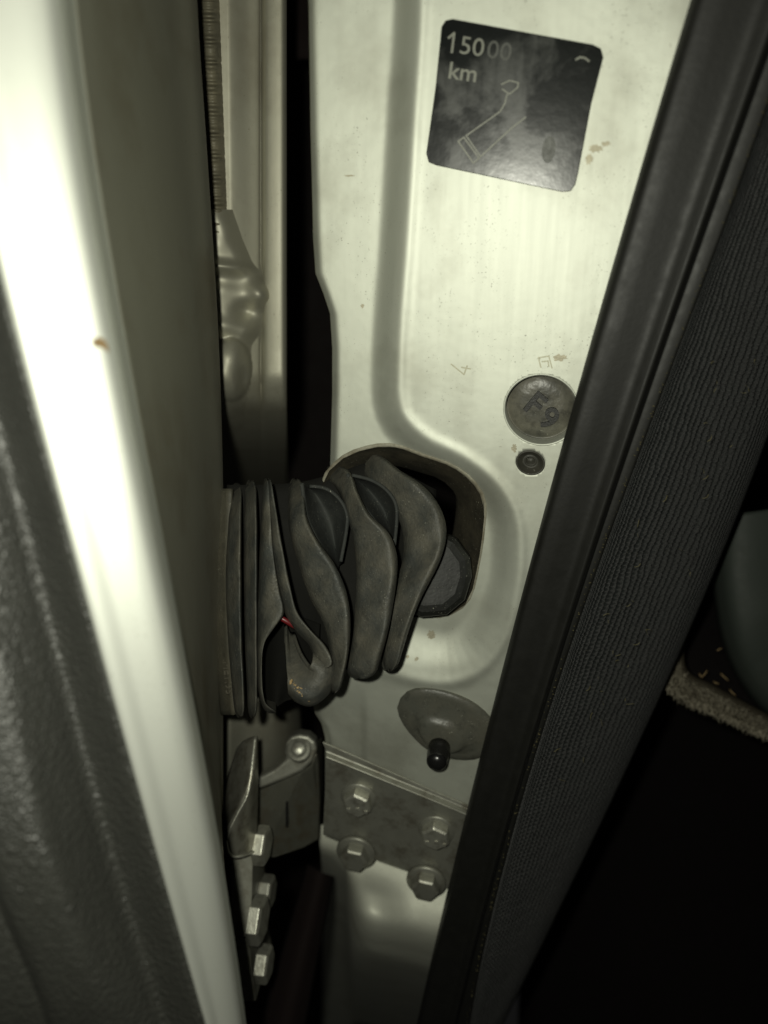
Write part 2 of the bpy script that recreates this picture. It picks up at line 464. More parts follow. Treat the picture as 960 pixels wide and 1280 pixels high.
REC = dense([(523, -300), (520, 0), (511, 150), (502, 300), (492, 455), (497, 518), (528, 552), (575, 576), (614, 606), (638, 645), (643, 690),
             (639, 735), (626, 788), (600, 828), (560, 846), (515, 840), (470, 826), (380, 822), (250, 822), (240, 300), (240, -300)], 60)
HOLE = dense([(400, 610), (425, 578), (462, 564), (492, 563), (526, 573), (564, 585), (589, 604), (603, 630), (602, 665), (596, 707), (582, 757), (552, 776), (515, 776), (440, 790), (395, 740)], 30)
PLUG_C, PLUG_R = (677, 512), (46, 43)
GROM_C, GROM_R = (663, 578), (17.5, 14.5)
def ell(c, r, n=56, ang=0):
    t = np.linspace(0, 2*math.pi, n, endpoint=False); ca, sa = math.cos(math.radians(ang)), math.sin(math.radians(ang))
    return np.stack([c[0] + ca*r[0]*np.cos(t) - sa*r[1]*np.sin(t), c[1] + sa*r[0]*np.cos(t) + ca*r[1]*np.sin(t)], 1)
PLUG = ell(PLUG_C, PLUG_R, 64, 12); GROM = ell(GROM_C, GROM_R, 40, 15)

def pillar_h(pts):
    x, y = pts[:, 0], pts[:, 1]
    sd = sdist(pts, REC)
    dish = sstep(y, 780, 850)
    h = -0.0062 * (1 - sstep(sd, -34 - 16*sstep(y, 720, 800)*(1 - sstep(y, 830, 860)), 6))
    h += 0.0007 * np.exp(-((sd - 9)/7.0)**2)                               # pressed lip
    # raised pad that carries the courtesy switch
    pad = sstep(x, 449, 461) * sstep(y, 850, 870)
    h += 0.0012 * (pad - 1) * sstep(y, 850, 900)
    h += 0.00025*np.sin(x*.021 + 1.3)*np.sin(y*.013)
    return h
gl = np.array([(366, -220), (372, -60), (375, 0), (378, 150), (382, 300), (385, 343), (395, 368), (404, 395), (407, 440), (407, 500), (405, 580), (401, 700), (395, 800), (387, 870),
               (389, 898), (398, 912), (403, 930), (403, 1010), (402, 1050)], float)
xl = lambda y: np.interp(y, gl[:, 1], gl[:, 0])
sg = np.array([(928, -220), (880, -60), (860, 0), (805, 200), (760, 360), (720, 480), (677, 640), (645, 765), (615, 880), (587, 990), (565, 1120), (540, 1205), (515, 1290)], float)
xs = lambda y: np.interp(y, sg[:, 1], sg[:, 0])

ys = np.arange(-220, 1051, 3.0); NC = 150
T = np.linspace(0, 1, NC)
PX = np.stack([xl(y) + (xs(y) + 45 - xl(y)) * T for y in ys]); PY = np.repeat(ys[:, None], NC, 1)
# smooth the left edge
pts = np.stack([PX.ravel(), PY.ravel()], 1)
faces = np.array(grid_faces(len(ys), NC))
for poly in (HOLE, PLUG, GROM):
    cen = pts[faces].mean(1); ins = inside(cen, poly)
    dead = np.unique(faces[ins]); faces = faces[~ins]
    rim = np.intersect1d(dead, np.unique(faces))
    a = poly; b = np.roll(poly, -1, 0); ab = b - a; l2 = (ab**2).sum(1)
    p = pts[rim][:, None, :]; t = np.clip(((p - a)*ab).sum(2)/l2, 0, 1); c = a + ab*t[..., None]
    k = ((c - p)**2).sum(2).argmin(1); pts[rim] = c[np.arange(len(rim)), k]
H = pillar_h(pts)
edge = pts[:, 0] - xl(pts[:, 1])
H -= 0.004 * (1 - sstep(edge, -1, 16))**2
used = np.unique(faces); remap = -np.ones(len(pts), int); remap[used] = np.arange(len(used))
W_ = Q(pts[used, 0], pts[used, 1], H[used])
panel = mesh_obj("panel", W_, remap[faces], M['pillar'], pil)
m = panel.modifiers.new("s", 'SOLIDIFY'); m.thickness = 0.0012; m.offset = -1
bm = bmesh.new(); bm.from_mesh(panel.data)
nrm = bm.faces[:] and sum((f.normal for f in bm.faces), Vector())
if nrm.dot(NP) < 0: bmesh.ops.reverse_faces(bm, faces=bm.faces)
bm.to_mesh(panel.data); bm.free()

# sill return under the hinge: bends away into the dark
loft("lower_panel", [[(399, 1030, .418), (400, 1045, .416), (400, 1056, .416), (401, 1064, .425), (402, 1074, .46), (403, 1090, .52), (404, 1290, 1.1)],
   [(426, 1035, .413), (428, 1055, .409), (430, 1072, .407), (431, 1084, .418), (432, 1096, .45), (433, 1112, .52), (434, 1290, 1.1)],
   [(440, 1042, 0.408), (442, 1082, 0.3995), (444, 1122, 0.393), (446, 1146, 0.396), (448, 1170, 0.421), (450, 1192, 0.476), (452, 1282, 1.1)],
   [(520, 1060, 0.402), (520, 1100, 0.3935), (520, 1140, 0.387), (520, 1164, 0.39), (520, 1188, 0.415), (520, 1210, 0.47), (520, 1300, 1.1)],
   [(600, 1078, 0.396), (598.5, 1118, 0.3875), (597, 1158, 0.381), (595.5, 1182, 0.384), (594, 1206, 0.409), (592.5, 1228, 0.464), (591, 1318, 1.1)]], M['inner'], pil, 50, 8, thick=.0012)

# hole funnel, dirty, inside the recess
def ring(pix, h): return [Q(p[0], p[1], np.float64(h)) for p in pix]
hd = HOLE[::3]
cx, cy = 500, 672
def shrink(p, k, dx=0, dy=0): return np.stack([cx + (p[:, 0]-cx)*k + dx, cy + (p[:, 1]-cy)*k + dy], 1)
V = []; Fc = []; n = len(hd); steps = [(1.008, -0.0040, 0, 0), (1.0, -0.0050, 0, 0), (.97, -0.0065, -1, 1), (.86, -0.012, -3, 4), (.72, -0.020, -6, 6), (.66, -0.034, -8, 8)]
for k, h, dx, dy in steps: V += ring(shrink(hd, k, dx, dy), h)
for i in range(len(steps) - 1):
    for k in range(n): Fc.append((i*n+k, i*n+(k+1) % n, (i+1)*n+(k+1) % n, (i+1)*n+k))
fix_normals(mesh_obj("hole_funnel", V, Fc, M['funnel'], pil))

def rim_part(poly, prof, mat):
    c = poly.mean(0); V = []; Fc = []; n = len(poly)
    for k, h in prof: V += ring(c + (poly - c)*k, h)
    for i in range(len(prof) - 1):
        for k in range(n): Fc.append((i*n+k, i*n+(k+1) % n, (i+1)*n+(k+1) % n, (i+1)*n+k))
    return fix_normals(mesh_obj("hole_rim", V, Fc, mat, pil))
rim_part(PLUG, [(1.05, .0001), (1.04, .0003), (1.01, .0003), (.985, -.0002), (.98, -.0080)], M['pillar'])
V = []; Fc = []; hd2 = HOLE[::2]; n = len(hd2)
for k, off in ((1.035, .0001), (1.028, .0005), (1.008, .0008), (.990, .0004), (.985, -.0035)):
    q = shrink(hd2, k); V += list(Q(q[:, 0], q[:, 1], pillar_h(shrink(hd2, max(k, 1.0))) + off))
for i in range(4):
    for k in range(n): Fc.append((i*n+k, i*n+(k+1) % n, (i+1)*n+(k+1) % n, (i+1)*n+k))
fix_normals(mesh_obj("hole_rim", V, Fc, M['rim'], pil))
# round blanking plug with raised characters
def disc_part(name, poly, prof, mat, parent):
    """stack of scaled outlines (scale, height) closed at the end"""
    c = poly.mean(0); V = []; Fc = []; n = len(poly)
    for k, h in prof: V += ring(c + (poly - c)*k, h)
    for i in range(len(prof) - 1):
        for k in range(n): Fc.append((i*n+k, i*n+(k+1) % n, (i+1)*n+(k+1) % n, (i+1)*n+k))
    Fc.append([(len(prof)-1)*n+k for k in range(n)][::-1])
    return fix_normals(mesh_obj(name, V, Fc, mat, parent))
pl = disc_part("blanking_plug", PLUG, [(1.0, -.0030), (.985, -.0074), (.95, -.0078), (.90, -.0070), (.5, -.0068), (.1, -.0068)], M['plug'], pil)
pl["label"] = "large round dirty rubber plug"
text_px("character", "F", 652, 513, 42, 40, -.0060, M['embossed_dark'], pl, .0018, bold=.02)
text_px("character", "9", 671, 532, 40, 36, -.0060, M['embossed_dark'], pl, .0018, bold=.02)
gr = disc_part("rubber_grommet", GROM, [(1.06, .0006), (1.0, .0010), (.9, .0006), (.62, -.0022), (.46, -.0026), (.42, -.0022), (.34, -.0022), (.28, -.006), (.1, -.0062)], M['grommet'], pil)
gr["label"] = "small round grommet with a hole in its centre"
ribbon("stamped_character", [[(564, 455), (580, 468), (584, 457)], [(577, 459), (588, 461)]], 1.7, .0003, M['stamp'], pil)
ribbon("stamped_mark", [[(676, 459), (673, 447), (686, 445), (690, 460)], [(678, 452), (685, 451), (686, 458)]], 1.6, .0003, M['stamp'], pil)
# small stains and scratches
def blot(name, c, r, mat, parent, h=.00025, n=26, jag=.35, sd=1):
    rg = np.random.default_rng(sd); t = np.linspace(0, 2*math.pi, n, endpoint=False)
    k = 1 + jag*(rg.random(n) - .5)*2
    pix = np.stack([c[0] + r[0]*k*np.cos(t), c[1] + r[1]*k*np.sin(t)], 1)
    hh = pillar_h(pix) + h
    return mesh_obj(name, Q(pix[:, 0], pix[:, 1], hh), [list(range(n))], mat, parent, smooth=False)

for k, (x, y, rx, ry) in enumerate([(745, 186, 9, 4.5), (757, 180, 6, 3), (736, 199, 4, 6), (537, 801, 5, 4.5), (520, 826, 2.2, 2), (509, 823, 2, 1.8), (449, 384, 2, 3), (643, 560, 3, 5), (700, 447, 8, 4), (432, 218, 7, 1.2)]):
    blot("stain", (x, y), (rx, ry), M['stain'], pil, sd=k + 11)
# service sticker
SK = [(566, 24), (741, 56), (751, 61), (754, 72), (739, 130), (723, 214), (719, 231), (713, 239), (703, 240), (546, 207), (536, 203), (533, 192), (544.5, 110), (552, 34), (557, 26)]
stk = plate("service_sticker", SK, 0.0002, 0.0006, M['sticker'], pil, .0002)
stk["label"] = "worn black oil change sticker with pale print"
hs = .00066
ribbon("number", [[(561, 48), (568, 42), (565, 66)]], 3.0, hs, M['print'], stk)
text_px("number", "50", 573, 67, 32, 8, hs, M['print'], stk)
text_px("number", "00", 607, 72, 32, 9, hs, M['print_worn'], stk)
text_px("unit", "km", 559, 98, 30, 8, hs, M['print'], stk, bold=.012)
ribbon("bottle_outline", [[(634, 118), (631, 130), (625, 140), (583, 170)], [(657, 147), (640, 160), (601, 196)],
                          [(583, 170), (601, 196)], [(627, 106), (637, 101), (648, 104), (647, 110), (637, 118), (628, 112)]], 1.9, hs, M['print'], stk)
ribbon("bottle_base", [[(573, 177), (580, 172), (599, 198), (592, 204)]], 2.0, hs, M['print'], stk, closed=(0,))
ribbon("corner_arc", [[(720, 75), (725, 72), (731, 73), (736, 77)]], 2.6, hs, M['print'], stk)
mb = ell((686, 187), (8.5, 17), 20, 8)
mesh_obj("drop_mark", Q(mb[:, 0], mb[:, 1], np.full(20, hs)), [list(range(20))], M['print_worn'], stk, smooth=False)

# ------------------------------------------------------------------ B. weatherstrip and fabric trim beside the pillar
def offs(line, hts):
    return [(x, y, pd(x, y, h)) for (x, y), h in zip(line, hts if hasattr(hts, '__len__') else [hts]*len(line))]
S0 = [(928, -220), (880, -60), (860, 0), (805, 200), (760, 360), (720, 480), (677, 640), (645, 765), (615, 880), (587, 990), (565, 1120), (540, 1205), (512, 1300)]
S3 = [(1055, -220), (1000, -60), (982, 0), (906, 200), (852, 360), (812, 480), (753, 640), (720, 765), (683, 880), (643, 990), (606, 1120), (588, 1205), (566, 1300)]
def pf(L, deg=3):
    a = np.array(L, float); yy = np.linspace(-220, 1300, 14)
    return [(float(np.polyval(np.polyfit((a[:, 1]-600)/600, a[:, 0], deg), (y-600)/600)), float(y)) for y in yy]
S0 = pf(S0); S3 = pf(S3)
def lerp(a, b, t): return [(p[0] + (q[0]-p[0])*t, p[1] + (q[1]-p[1])*t) for p, q in zip(a, b)]
ws = thing("weatherstrip", Q(560, 1240, np.float64(.01)), "long black rubber door seal running down beside the pale pillar", "door seal")
S_in = [(x + 30, y) for x, y in S0]
loft("seal_bulb", [offs(S_in, .000), offs(lerp(S0, S3, .06), .004), offs(lerp(S0, S3, .015), .010), offs(lerp(S0, S3, .10), .0155), offs(lerp(S0, S3, .30), .0165),
                   offs(lerp(S0, S3, .52), .0162), offs(lerp(S0, S3, .74), .0160), offs(lerp(S0, S3, .88), .0176), offs(lerp(S0, S3, .95), .0182), offs(S3, .0168),
                   offs(lerp(S0, S3, 1.05), .010), offs(lerp(S0, S3, 1.06), .002)], M['seal'], ws, 90, 4)
S4 = [(1068, -220), (1010, -60), (990, 20), (955, 140), (915, 250), (857, 415), (802, 545), (762, 665), (726, 770), (695, 842), (653, 962), (618, 1110), (600, 1205), (580, 1300)]
S4 = pf(S4)
loft("seal_lip", [offs(lerp(S0, S3, .98), .006), offs(lerp(S0, S3, 1.02), .0095), offs(S4, .0100), offs([(x+4, y) for x, y in S4], .0090), offs([(x+5, y) for x, y in S4], .004)], M['seal'], ws, 90, 3)
# crusted dust along the lip
V = []; Fc = []
for i in range(520):
    t = rng.random(); q = cr(S4, 200)[int(t*199)]
    if 280 < q[1] < 330 or rng.random() < .35: continue
    x, y = q[0] + rng.normal(0, .9), q[1] + rng.normal(0, 2); r = .0001 + .00022*rng.random()
    c = np.array(P(x, y, pd(x, y, .0102))); s = len(V)
    for d in ((1, 0, 0), (-.5, .8, 0), (-.5, -.8, .3), (0, 0, 1)): V.append(c + r*np.array(d)*(1 + rng.random()))
    Fc += [(s, s+1, s+2), (s, s+1, s+3), (s+1, s+2, s+3), (s, s+2, s+3)]
dl = mesh_obj("dust_crumbs", V, Fc, M['dust'], ws, smooth=False); dl["kind"] = "stuff"

FR = [(1010, -60), (1010, 20), (1010, 140), (1005, 250), (1000, 415), (960, 560), (908, 660), (878, 750), (850, 826), (803, 908), (742, 1040), (695, 1130), (666, 1210), (625, 1300)]
FR[0:5] = [(1125, -220), (1090, -60), (1085, 30), (1070, 150), (1055, 270), (1020, 415)]
FR = pf(FR)
ft = thing("kick_panel_trim", Q(700, 1250, np.float64(.002)), "black ribbed knit fabric trim between door seal and dark footwell", "trim panel")
fh = lambda a, b: [a + (b - a)*(1 - i/13.0)**1.2 for i in range(14)]       # panel rolls away faster towards the top
loft("fabric_panel", [offs([(x-6, y) for x, y in S4], .003), offs([(x+3, y) for x, y in S4], .0078), offs(lerp(S4, FR, .12), fh(.0082, .002)), offs(lerp(S4, FR, .35), fh(.0060, -.016)), offs(lerp(S4, FR, .60), fh(-.001, -.045)),
                      offs(lerp(S4, FR, .85), fh(-.012, -.075)), offs(lerp(S4, FR, .97), fh(-.022, -.09)), offs(FR, fh(-.032, -.10)), offs([(x-2, y) for x, y in FR], fh(-.045, -.11)), offs([(x-25, y) for x, y in FR], fh(-.08, -.14))], M['knit'], ft, 140, 5)

V = []; Fc = []
for i in range(46):
    k = rng.random()*.65 + .2; y = 380 + 600*rng.random(); j = (y + 220)/1520*13; j0 = int(j); f = j - j0
    A_ = np.array(S4[j0])*(1-f) + np.array(S4[j0+1])*f; B_ = np.array(FR[j0])*(1-f) + np.array(FR[j0+1])*f
    q = A_*(1-k) + B_*k; d = pd(q[0], q[1], .0095 if k < .3 else .0095 - .030*(k - .3)); an = rng.random()*6.28; L = 3 + 7*rng.random(); cv = rng.normal(0, .6)
    prev = None
    for t in np.linspace(0, 1, 5):
        x, y2 = q[0] + L*t*math.cos(an + cv*t), q[1] + L*t*math.sin(an + cv*t)
        a1, b1 = P(x, y2, d), P(x + .45, y2 + .45, d); s_ = len(V); V += [a1, b1]
        if t > 0: Fc.append((s_-2, s_-1, s_+1, s_))
lint = mesh_obj("lint", [tuple(v) for v in V], Fc, M['dust'], ft, smooth=False); lint["kind"] = "stuff"
# ------------------------------------------------------------------ C. footwell things
sp = thing("rounded_side_panel", P(960, 900, .4100), "smooth dark grey rounded plastic panel at the right edge", "interior panel")
loft("panel_shell", [[(905, 640, .4300), (893, 690, .4300), (895, 740, .4300), (904, 797, .4300), (923, 845, .4300), (957, 890, .4300), (1010, 925, .4300)],
                     [(912, 640, .4100), (901, 690, .4100), (903, 740, .4100), (912, 793, .4100), (930, 838, .4100), (962, 880, .4100), (1012, 912, .4100)],
                     [(940, 640, .4000), (935, 690, .3980), (938, 740, .3980), (945, 780, .3980), (958, 815, .4000), (985, 850, .4020), (1020, 880, .4050)],
                     [(1060, 620, .4000), (1060, 690, .3960), (1060, 740, .3960), (1060, 770, .3960), (1060, 790, .3980), (1060, 800, .4000), (1060, 820, .4050)]], M['seat'], sp, 60, 7, thick=.003)
cp = thing("carpet_edge", P(860, 900, .4100), "frayed tan carpet edge in the dark footwell", "carpet")
ce = [(828, 850), (836, 866), (852, 878), (880, 890), (915, 906), (960, 925), (1010, 945)]
cu_ = [(850, 812), (851, 836), (860, 850), (885, 862), (918, 880), (960, 902), (1010, 925)]
loft("carpet_backing", [[(x, y, .4150) for x, y in ce], [(x, y - 8, .4080) for x, y in ce], [(x, y, .4070) for x, y in cu_], [(x + 4, y - 6, .4130) for x, y in cu_]], M['straw_dark'], cp, 50, 4, thick=.002)
V = []; Fc = []
A_ = cr(ce, 300); B_ = cr(cu_, 300)
for i in range(5200):
    k = rng.integers(0, 300); t = rng.random()**.8; q = A_[k]*(1-t) + B_[k]*t
    d = .4040 - .003*rng.random(); c = np.array(P(q[0], q[1], d)); L = .0052*(.4 + rng.random())
    dv = np.array(P(q[0] + rng.normal(-.3, 1.2), q[1] + rng.normal(1.6 if t < .4100 else -.5100, 1.2), d - .0022)) - c; dv *= L/np.linalg.norm(dv)
    sd = np.cross(dv, rng.normal(size=3)); sd *= .00026/np.linalg.norm(sd); s = len(V)
    V += [c + sd, c - sd, c + dv]; Fc.append((s, s+1, s+2))
pile = mesh_obj("pile", V, Fc, M['pile'], cp, smooth=False); pile["kind"] = "stuff"
fm = loft("footwell_mat", [[(836, 820, .4400), (845, 870, .4250), (980, 935, .4250)], [(880, 760, .4900), (920, 820, .4700), (1010, 900, .4600)], [(900, 640, .5700), (960, 760, .5300), (1060, 860, .5100)]], M['floor'], None, 30, 6, thick=.002, origin=P(880, 860, .4300))
fm["kind"] = "structure"
for k, (x, y, dx, dy) in enumerate([(901, 842, 10, 9), (892, 852, 7, 3), (884, 838, -7, 9), (896, 813, 6, -3), (912, 862, 8, 8), (874, 842, 4, 5)]):
    o = tube("straw", [(x, y, .4150), (x+dx/2, y+dy/2+.4100, .4140), (x+dx, y+dy, .4150)], .00024, M['straw'], None, 5, 5)
    tag(o, "tiny straw lying on the mat in the dark footwell", "straw", "straws on the footwell mat")

# ------------------------------------------------------------------ D. open door on the left
dr = thing("car_door", P(270, 1250, .345), "open silver car door with black grained trim at the left", "car door")
dc = lambda y: 1.0/(5.2 - .00094*y)
Y = np.array([-220, 0, 200, 430, 640, 830, 1000, 1100, 1250, 1330], float)
XC = np.array([68, 88, 108, 146, 194, 232, 260, 274, 298, 312], float)       # bend of the door shell
XB = np.array([-115, -92, -38, 20, 74, 131, 177, 206, 231, 234], float)       # where the black trim begins
X3 = np.array([237, 246, 255, 272, 280, 279, 274, 281, 304, 316], float)     # far edge of the jamb face
pfy = lambda X, d: np.polyval(np.polyfit((Y - 600)/600, X, d), (Y - 600)/600)
XC = pfy(XC, 3); X3 = pfy(X3, 5)
XB = -88 + .255*Y + 1.9e-5*np.maximum(Y - 345, 0)**2
JZ = np.array([.55, .64, .72, .80, .88, .94, 1, 1.02, 1.05, 1.07])          # the jamb gets deeper towards the sill
def col(xs_, dd, ysh=0): return [(x, y, dc(y) + (dd if not hasattr(dd, '__len__') else dd[i])) for i, (x, y) in enumerate(zip(xs_, Y))]
shell = loft("door_shell", [col(XB - 40, -.002), col(XB - 4, -.0150), col(XB*.62 + XC*.38, -.0122), col(XB*.28 + XC*.72, -.0094), col(XB*.09 + XC*.91, -.0058), col(XB*.02 + XC*.98, .0012), col(XC + 2, .008), col(XC*.94 + X3*.06, .0135)], M['door'], dr, 90, 7, thick=.0012)
jy = np.array([0, 0, 0, 0, 0, 0, 0, 0, 0, 0.])
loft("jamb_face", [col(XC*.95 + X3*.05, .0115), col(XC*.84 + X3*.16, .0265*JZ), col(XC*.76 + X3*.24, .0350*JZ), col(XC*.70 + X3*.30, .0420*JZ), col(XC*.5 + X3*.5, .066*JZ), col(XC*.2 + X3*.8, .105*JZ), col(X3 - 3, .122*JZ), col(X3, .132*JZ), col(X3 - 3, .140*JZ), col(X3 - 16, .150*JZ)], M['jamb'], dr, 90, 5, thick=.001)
# hem of the outer skin, seen behind the jamb face
ds = lambda y: 1.0/(3.12 - .00085*y) + 1.1*float(sstep(np.array(float(y)), 470, 720))**1.7  # last term plunges the hem back, shaped to imitate shade above the boot
YH = [-220, 0, 150, 300, 400, 440, 480, 520, 560, 610, 680, 750, 900, 960]
def hcol(x, dd, slope=0): return [(x + slope*(y-300)/300, y, ds(y) + dd) for y in YH]
loft("outer_skin_hem", [hcol(215, -.008), hcol(262, -.004), hcol(284, -.0035, 4), hcol(292, -.003, 4), hcol(312, .001, 4), hcol(324, .0035), hcol(326, .0058), hcol(329, .0015), hcol(333, -.0008), hcol(348, -.0015), hcol(355, -.0005), hcol(358.5, .003), hcol(356, .010), hcol(340, .02)], M['sealant'], dr, 120, 4)
# ribbed sealant bead
V = []; rows = []
for y in np.arange(-210, 292, 1.6):
    ph = (y % 13.0)/13.0; b = .0011*math.sin(math.pi*ph)**.6 + .0003*math.sin(y*.7)
    xo = 12*(y/300.0)
    row = []
    for k in range(9):
        t = k/8; x = 245 + xo*.9 + t*30; hgt = math.sin(math.pi*t)
        row.append((x, y, ds(y) - .003 - .0045*hgt - 3.0*b*hgt))
    rows.append(row)
G = np.array(rows); o = mesh_obj("sealant_bead", PN(G).reshape(-1, 3), grid_faces(*G.shape[:2]), M['bead'], dr)
# crumpled patch of sealant
rows = []
rg = np.random.default_rng(3)
for y in np.arange(262, 560, 2.2):
    row = []
    for k in range(40):
        t = k/39; x = 252 + t*98
        wdt = np.interp(y, [262, 300, 340, 372, 400, 432, 470, 510, 560], [42, 58, 78, 98, 88, 72, 72, 66, 46])
        e = 1 - sstep(np.array(x - 252), wdt - 30, wdt + 4)
        hh = .0045*e
        hh += .0042*math.exp(-((y - 334 - .1*(x-290))/7.0)**2)*e*(1 - t*.8)                # upper fold
        hh += .0065*math.exp(-(((x - 327)/16)**2 + ((y - 366)/17)**2))                       # pinched corner
        hh -= .0030*math.exp(-(((x - 306)/14)**2 + ((y - 388)/11)**2))
        hh += .0020*math.exp(-((y - 404 - .25*(x-270))/10.0)**2)*e                            # lower fold
        hh -= .0016*math.exp(-((y - 350)/10.0)**2)*e*(1-t)
        dome = 1 - (((x - 289)/27)**2 + ((y - 462)/40)**2)
        hh += .0075*math.sqrt(max(dome, 0)) - .004*math.exp(-(((x - 304)/7)**2 + ((y - 478)/16)**2))
        hh += .4*(.0004*math.sin(x*.16 + y*.11) + .0003*math.sin(y*.23 - x*.09))*e
        row.append((x, y, ds(y) - .005 - 1.3*hh + .0125*sstep(np.array(x), 268, 345)))
    rows.append(row)
G = np.array(rows); o = mesh_obj("crumpled_sealant", PN(G).reshape(-1, 3), grid_faces(*G.shape[:2]), M['sealant'], dr)
o["label"] = "crumpled sealant lump"
# black grained trim of the door
bz = np.array([0, 0, 0, 0, -.003, -.008, -.013, -.014, -.008, 0.])      # the pad swells towards the armrest
def tcol(dx, dd):
    k = float(np.clip((-np.max(dx) - 40)/60, 0, 1)) if hasattr(dx, '__len__') else 0.0
    return [(x + (dx if not hasattr(dx, '__len__') else dx[i]), y, dc(y) + dd + bz[i]*k) for i, (x, y) in enumerate(zip(XB, Y))]
wv = np.array([.8, .8, .9, 1, 1, 1.05, 1.1, 1.1, 1.0, 1.0])
tr = loft("door_trim", [tcol(2, -.0145), tcol(1.5, -.0185), tcol(-2, -.0205), tcol(-12*wv, -.0198), tcol(-30*wv, -.0168), tcol(-46*wv, -.0152), tcol(-58*wv, -.0160), tcol(-72*wv, -.0184), tcol(-92*wv, -.0208), tcol(-120*wv, -.0230),
                        tcol(-150*wv, -.0245), tcol(-185*wv, -.0254), tcol(-198*wv, -.0228), tcol(-212*wv, -.0240), tcol(-300*wv, -.030), tcol(-420*wv, -.036)], M['trim'], dr, 110, 6)
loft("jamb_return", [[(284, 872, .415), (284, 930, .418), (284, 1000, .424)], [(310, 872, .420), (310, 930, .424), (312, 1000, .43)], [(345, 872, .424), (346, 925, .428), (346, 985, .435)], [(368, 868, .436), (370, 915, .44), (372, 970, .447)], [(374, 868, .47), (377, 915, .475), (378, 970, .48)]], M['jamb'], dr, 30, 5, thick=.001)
# paint chip on the bend
V = PN(np.array([(x, y, dc(y) - .0078 + (x - 115)*.00016 - .0042) for x, y in ((114, 427), (122, 421), (130, 424), (134, 431), (136, 441), (131, 437), (126, 434), (118, 433))]))
mesh_obj("paint_chip", V, [list(range(8))], M['rust'], dr, smooth=False)
# door tab bracket (curled sheet) and hinge leaf bolted to the jamb
tb = loft("curled_bracket", [[(297, 936, .372), (285, 975, .370), (281, 1010, .368), (281, 1042, .366), (284, 1062, .366)],
                        [(306, 926, .366), (302, 960, .360), (292, 1010, .356), (283, 1042, .354), (288, 1071, .356)],
                        [(319, 920, .362), (312, 978, .352), (297, 1016, .350), (286, 1040, .349), (291, 1071, .352)],
                        [(320, 920, .364), (318, 978, .358), (311, 1016, .356), (304, 1044, .355), (306, 1070, .356)],
                        [(321, 921, .368), (321.5, 978, .368), (321.5, 1016, .368), (321, 1044, .367), (320, 1064, .366)]], M['bracket'], dr, 50, 6, thick=.0011)
tube("bracket_edge_highlight", [(319, 922, .3615), (314, 965, .354), (309, 994, .3505), (297, 1017, .349), (286, 1040, .348), (283, 1054, .3485), (289, 1070, .351), (303, 1070, .354), (319, 1064, .363)], .0007, M['zinc'], dr, 8, 60)  # thin tube in paler zinc, added as the bright line on the bracket edge
hg = thing("hinge_assembly", P(420, 1110, .39), "grey steel door hinge bolted low on the pillar below the rubber boot", "hinge")
def slab(name, pix, d0, d1, mat, parent, bev=.0006):
    """outline in photo pixels at depth d0 (one value or one per corner), extruded back to d1"""
    n = len(pix); a = d0 if hasattr(d0, '__len__') else [d0]*n; b = d1 if hasattr(d1, '__len__') else [d1]*n
    fr = [P(x, y, q) for (x, y), q in zip(pix, a)]
    ax = (CM.to_3x3() @ Vector((0, 0, -1)))
    bk = [p + ax*(e - q) for p, q, e in zip(fr, a, b)]
    V = [tuple(v) for v in fr + bk]
    Fc = [list(range(n)), list(range(n, 2*n))[::-1]] + [(i, n+i, n+(i+1) % n, (i+1) % n) for i in range(n)]
    o = fix_normals(mesh_obj(name, V, Fc, mat, parent, smooth=False))
    if bev: bevel(o, bev, 3)
    return o
slab("door_leaf", [(287, 1064), (316, 1060), (315, 1120), (310, 1171), (289, 1171)], [.366, .366, .364, .362, .362], [.40, .40, .405, .41, .40], M['leaf'], hg)
slab("leaf_foot", [(288, 1176), (310, 1172), (320, 1252), (303, 1252)], [.370, .372, .378, .376], [.41, .416, .43, .42], M['leaf'], hg)
def hexbolt(c, ax, up, r, h, mat, parent, washer=0.0, flange=0.0, name="bolt"):
    ax = Vector(ax).normalized(); up = (Vector(up) - ax*Vector(up).dot(ax)).normalized(); s = ax.cross(up); c = Vector(c)
    V = []; Fc = []
    lv = [(r, 0), (r, h*.82), (r*.86, h)]
    for rr, hh in lv:
        for k in range(6):
            t = math.pi/3*k; V.append(c + ax*hh + up*(rr*math.cos(t)) + s*(rr*math.sin(t)))
    for i in range(2):
        for k in range(6): Fc.append((i*6+k, i*6+(k+1) % 6, i*6+6+(k+1) % 6, i*6+6+k))
    Fc.append([12+k for k in range(6)]); Fc.append([5-k for k in range(6)])
    o = fix_normals(mesh_obj(name, [tuple(v) for v in V], Fc, mat, parent, smooth=False)); bevel(o, .0003, 2, 20)
    if washer:
        wv_ = revolve("washer", c, ax, [(washer, -.0012), (washer, .0003), (washer*.94, .0009), (r*.5, .0010)], M['steel'], o, 36, up)
    return o
ax_d = (CM.to_3x3() @ Vector((.985, -.05, .13))).normalized(); up_d = (CM.to_3x3() @ Vector((0.1, .9, -.42)))
for x, y, d, r, mt in [(320, 1056, .370, .0092, 'zinc'), (327, 1114, .396, .0085, 'steel'), (315, 1149, .368, .0112, 'zinc'), (323, 1204, .382, .0090, 'zinc')]:
    hexbolt(P(x, y, d), ax_d, up_d.copy(), r, .0062, M[mt], hg, name="door_bolt")
# knuckle: swinging arm and its pin
KN = [(324, 986), (340, 977), (356, 970), (372, 964), (384, 956), (388, 944), (386, 932), (378, 924), (368, 922), (356, 926), (345, 933), (333, 946), (324, 962)]
arm = [(324, 988), (352, 976), (374, 966), (388, 956), (396, 940), (399, 955), (400, 1000), (398, 1050), (380, 1060), (345, 1072), (324, 1075)]
slab("hinge_arm", arm, [.386, .384, .383, .382, .382, .385, .390, .396, .396, .392, .390], [.41]*11, M['steel_lo'], hg, .0012)
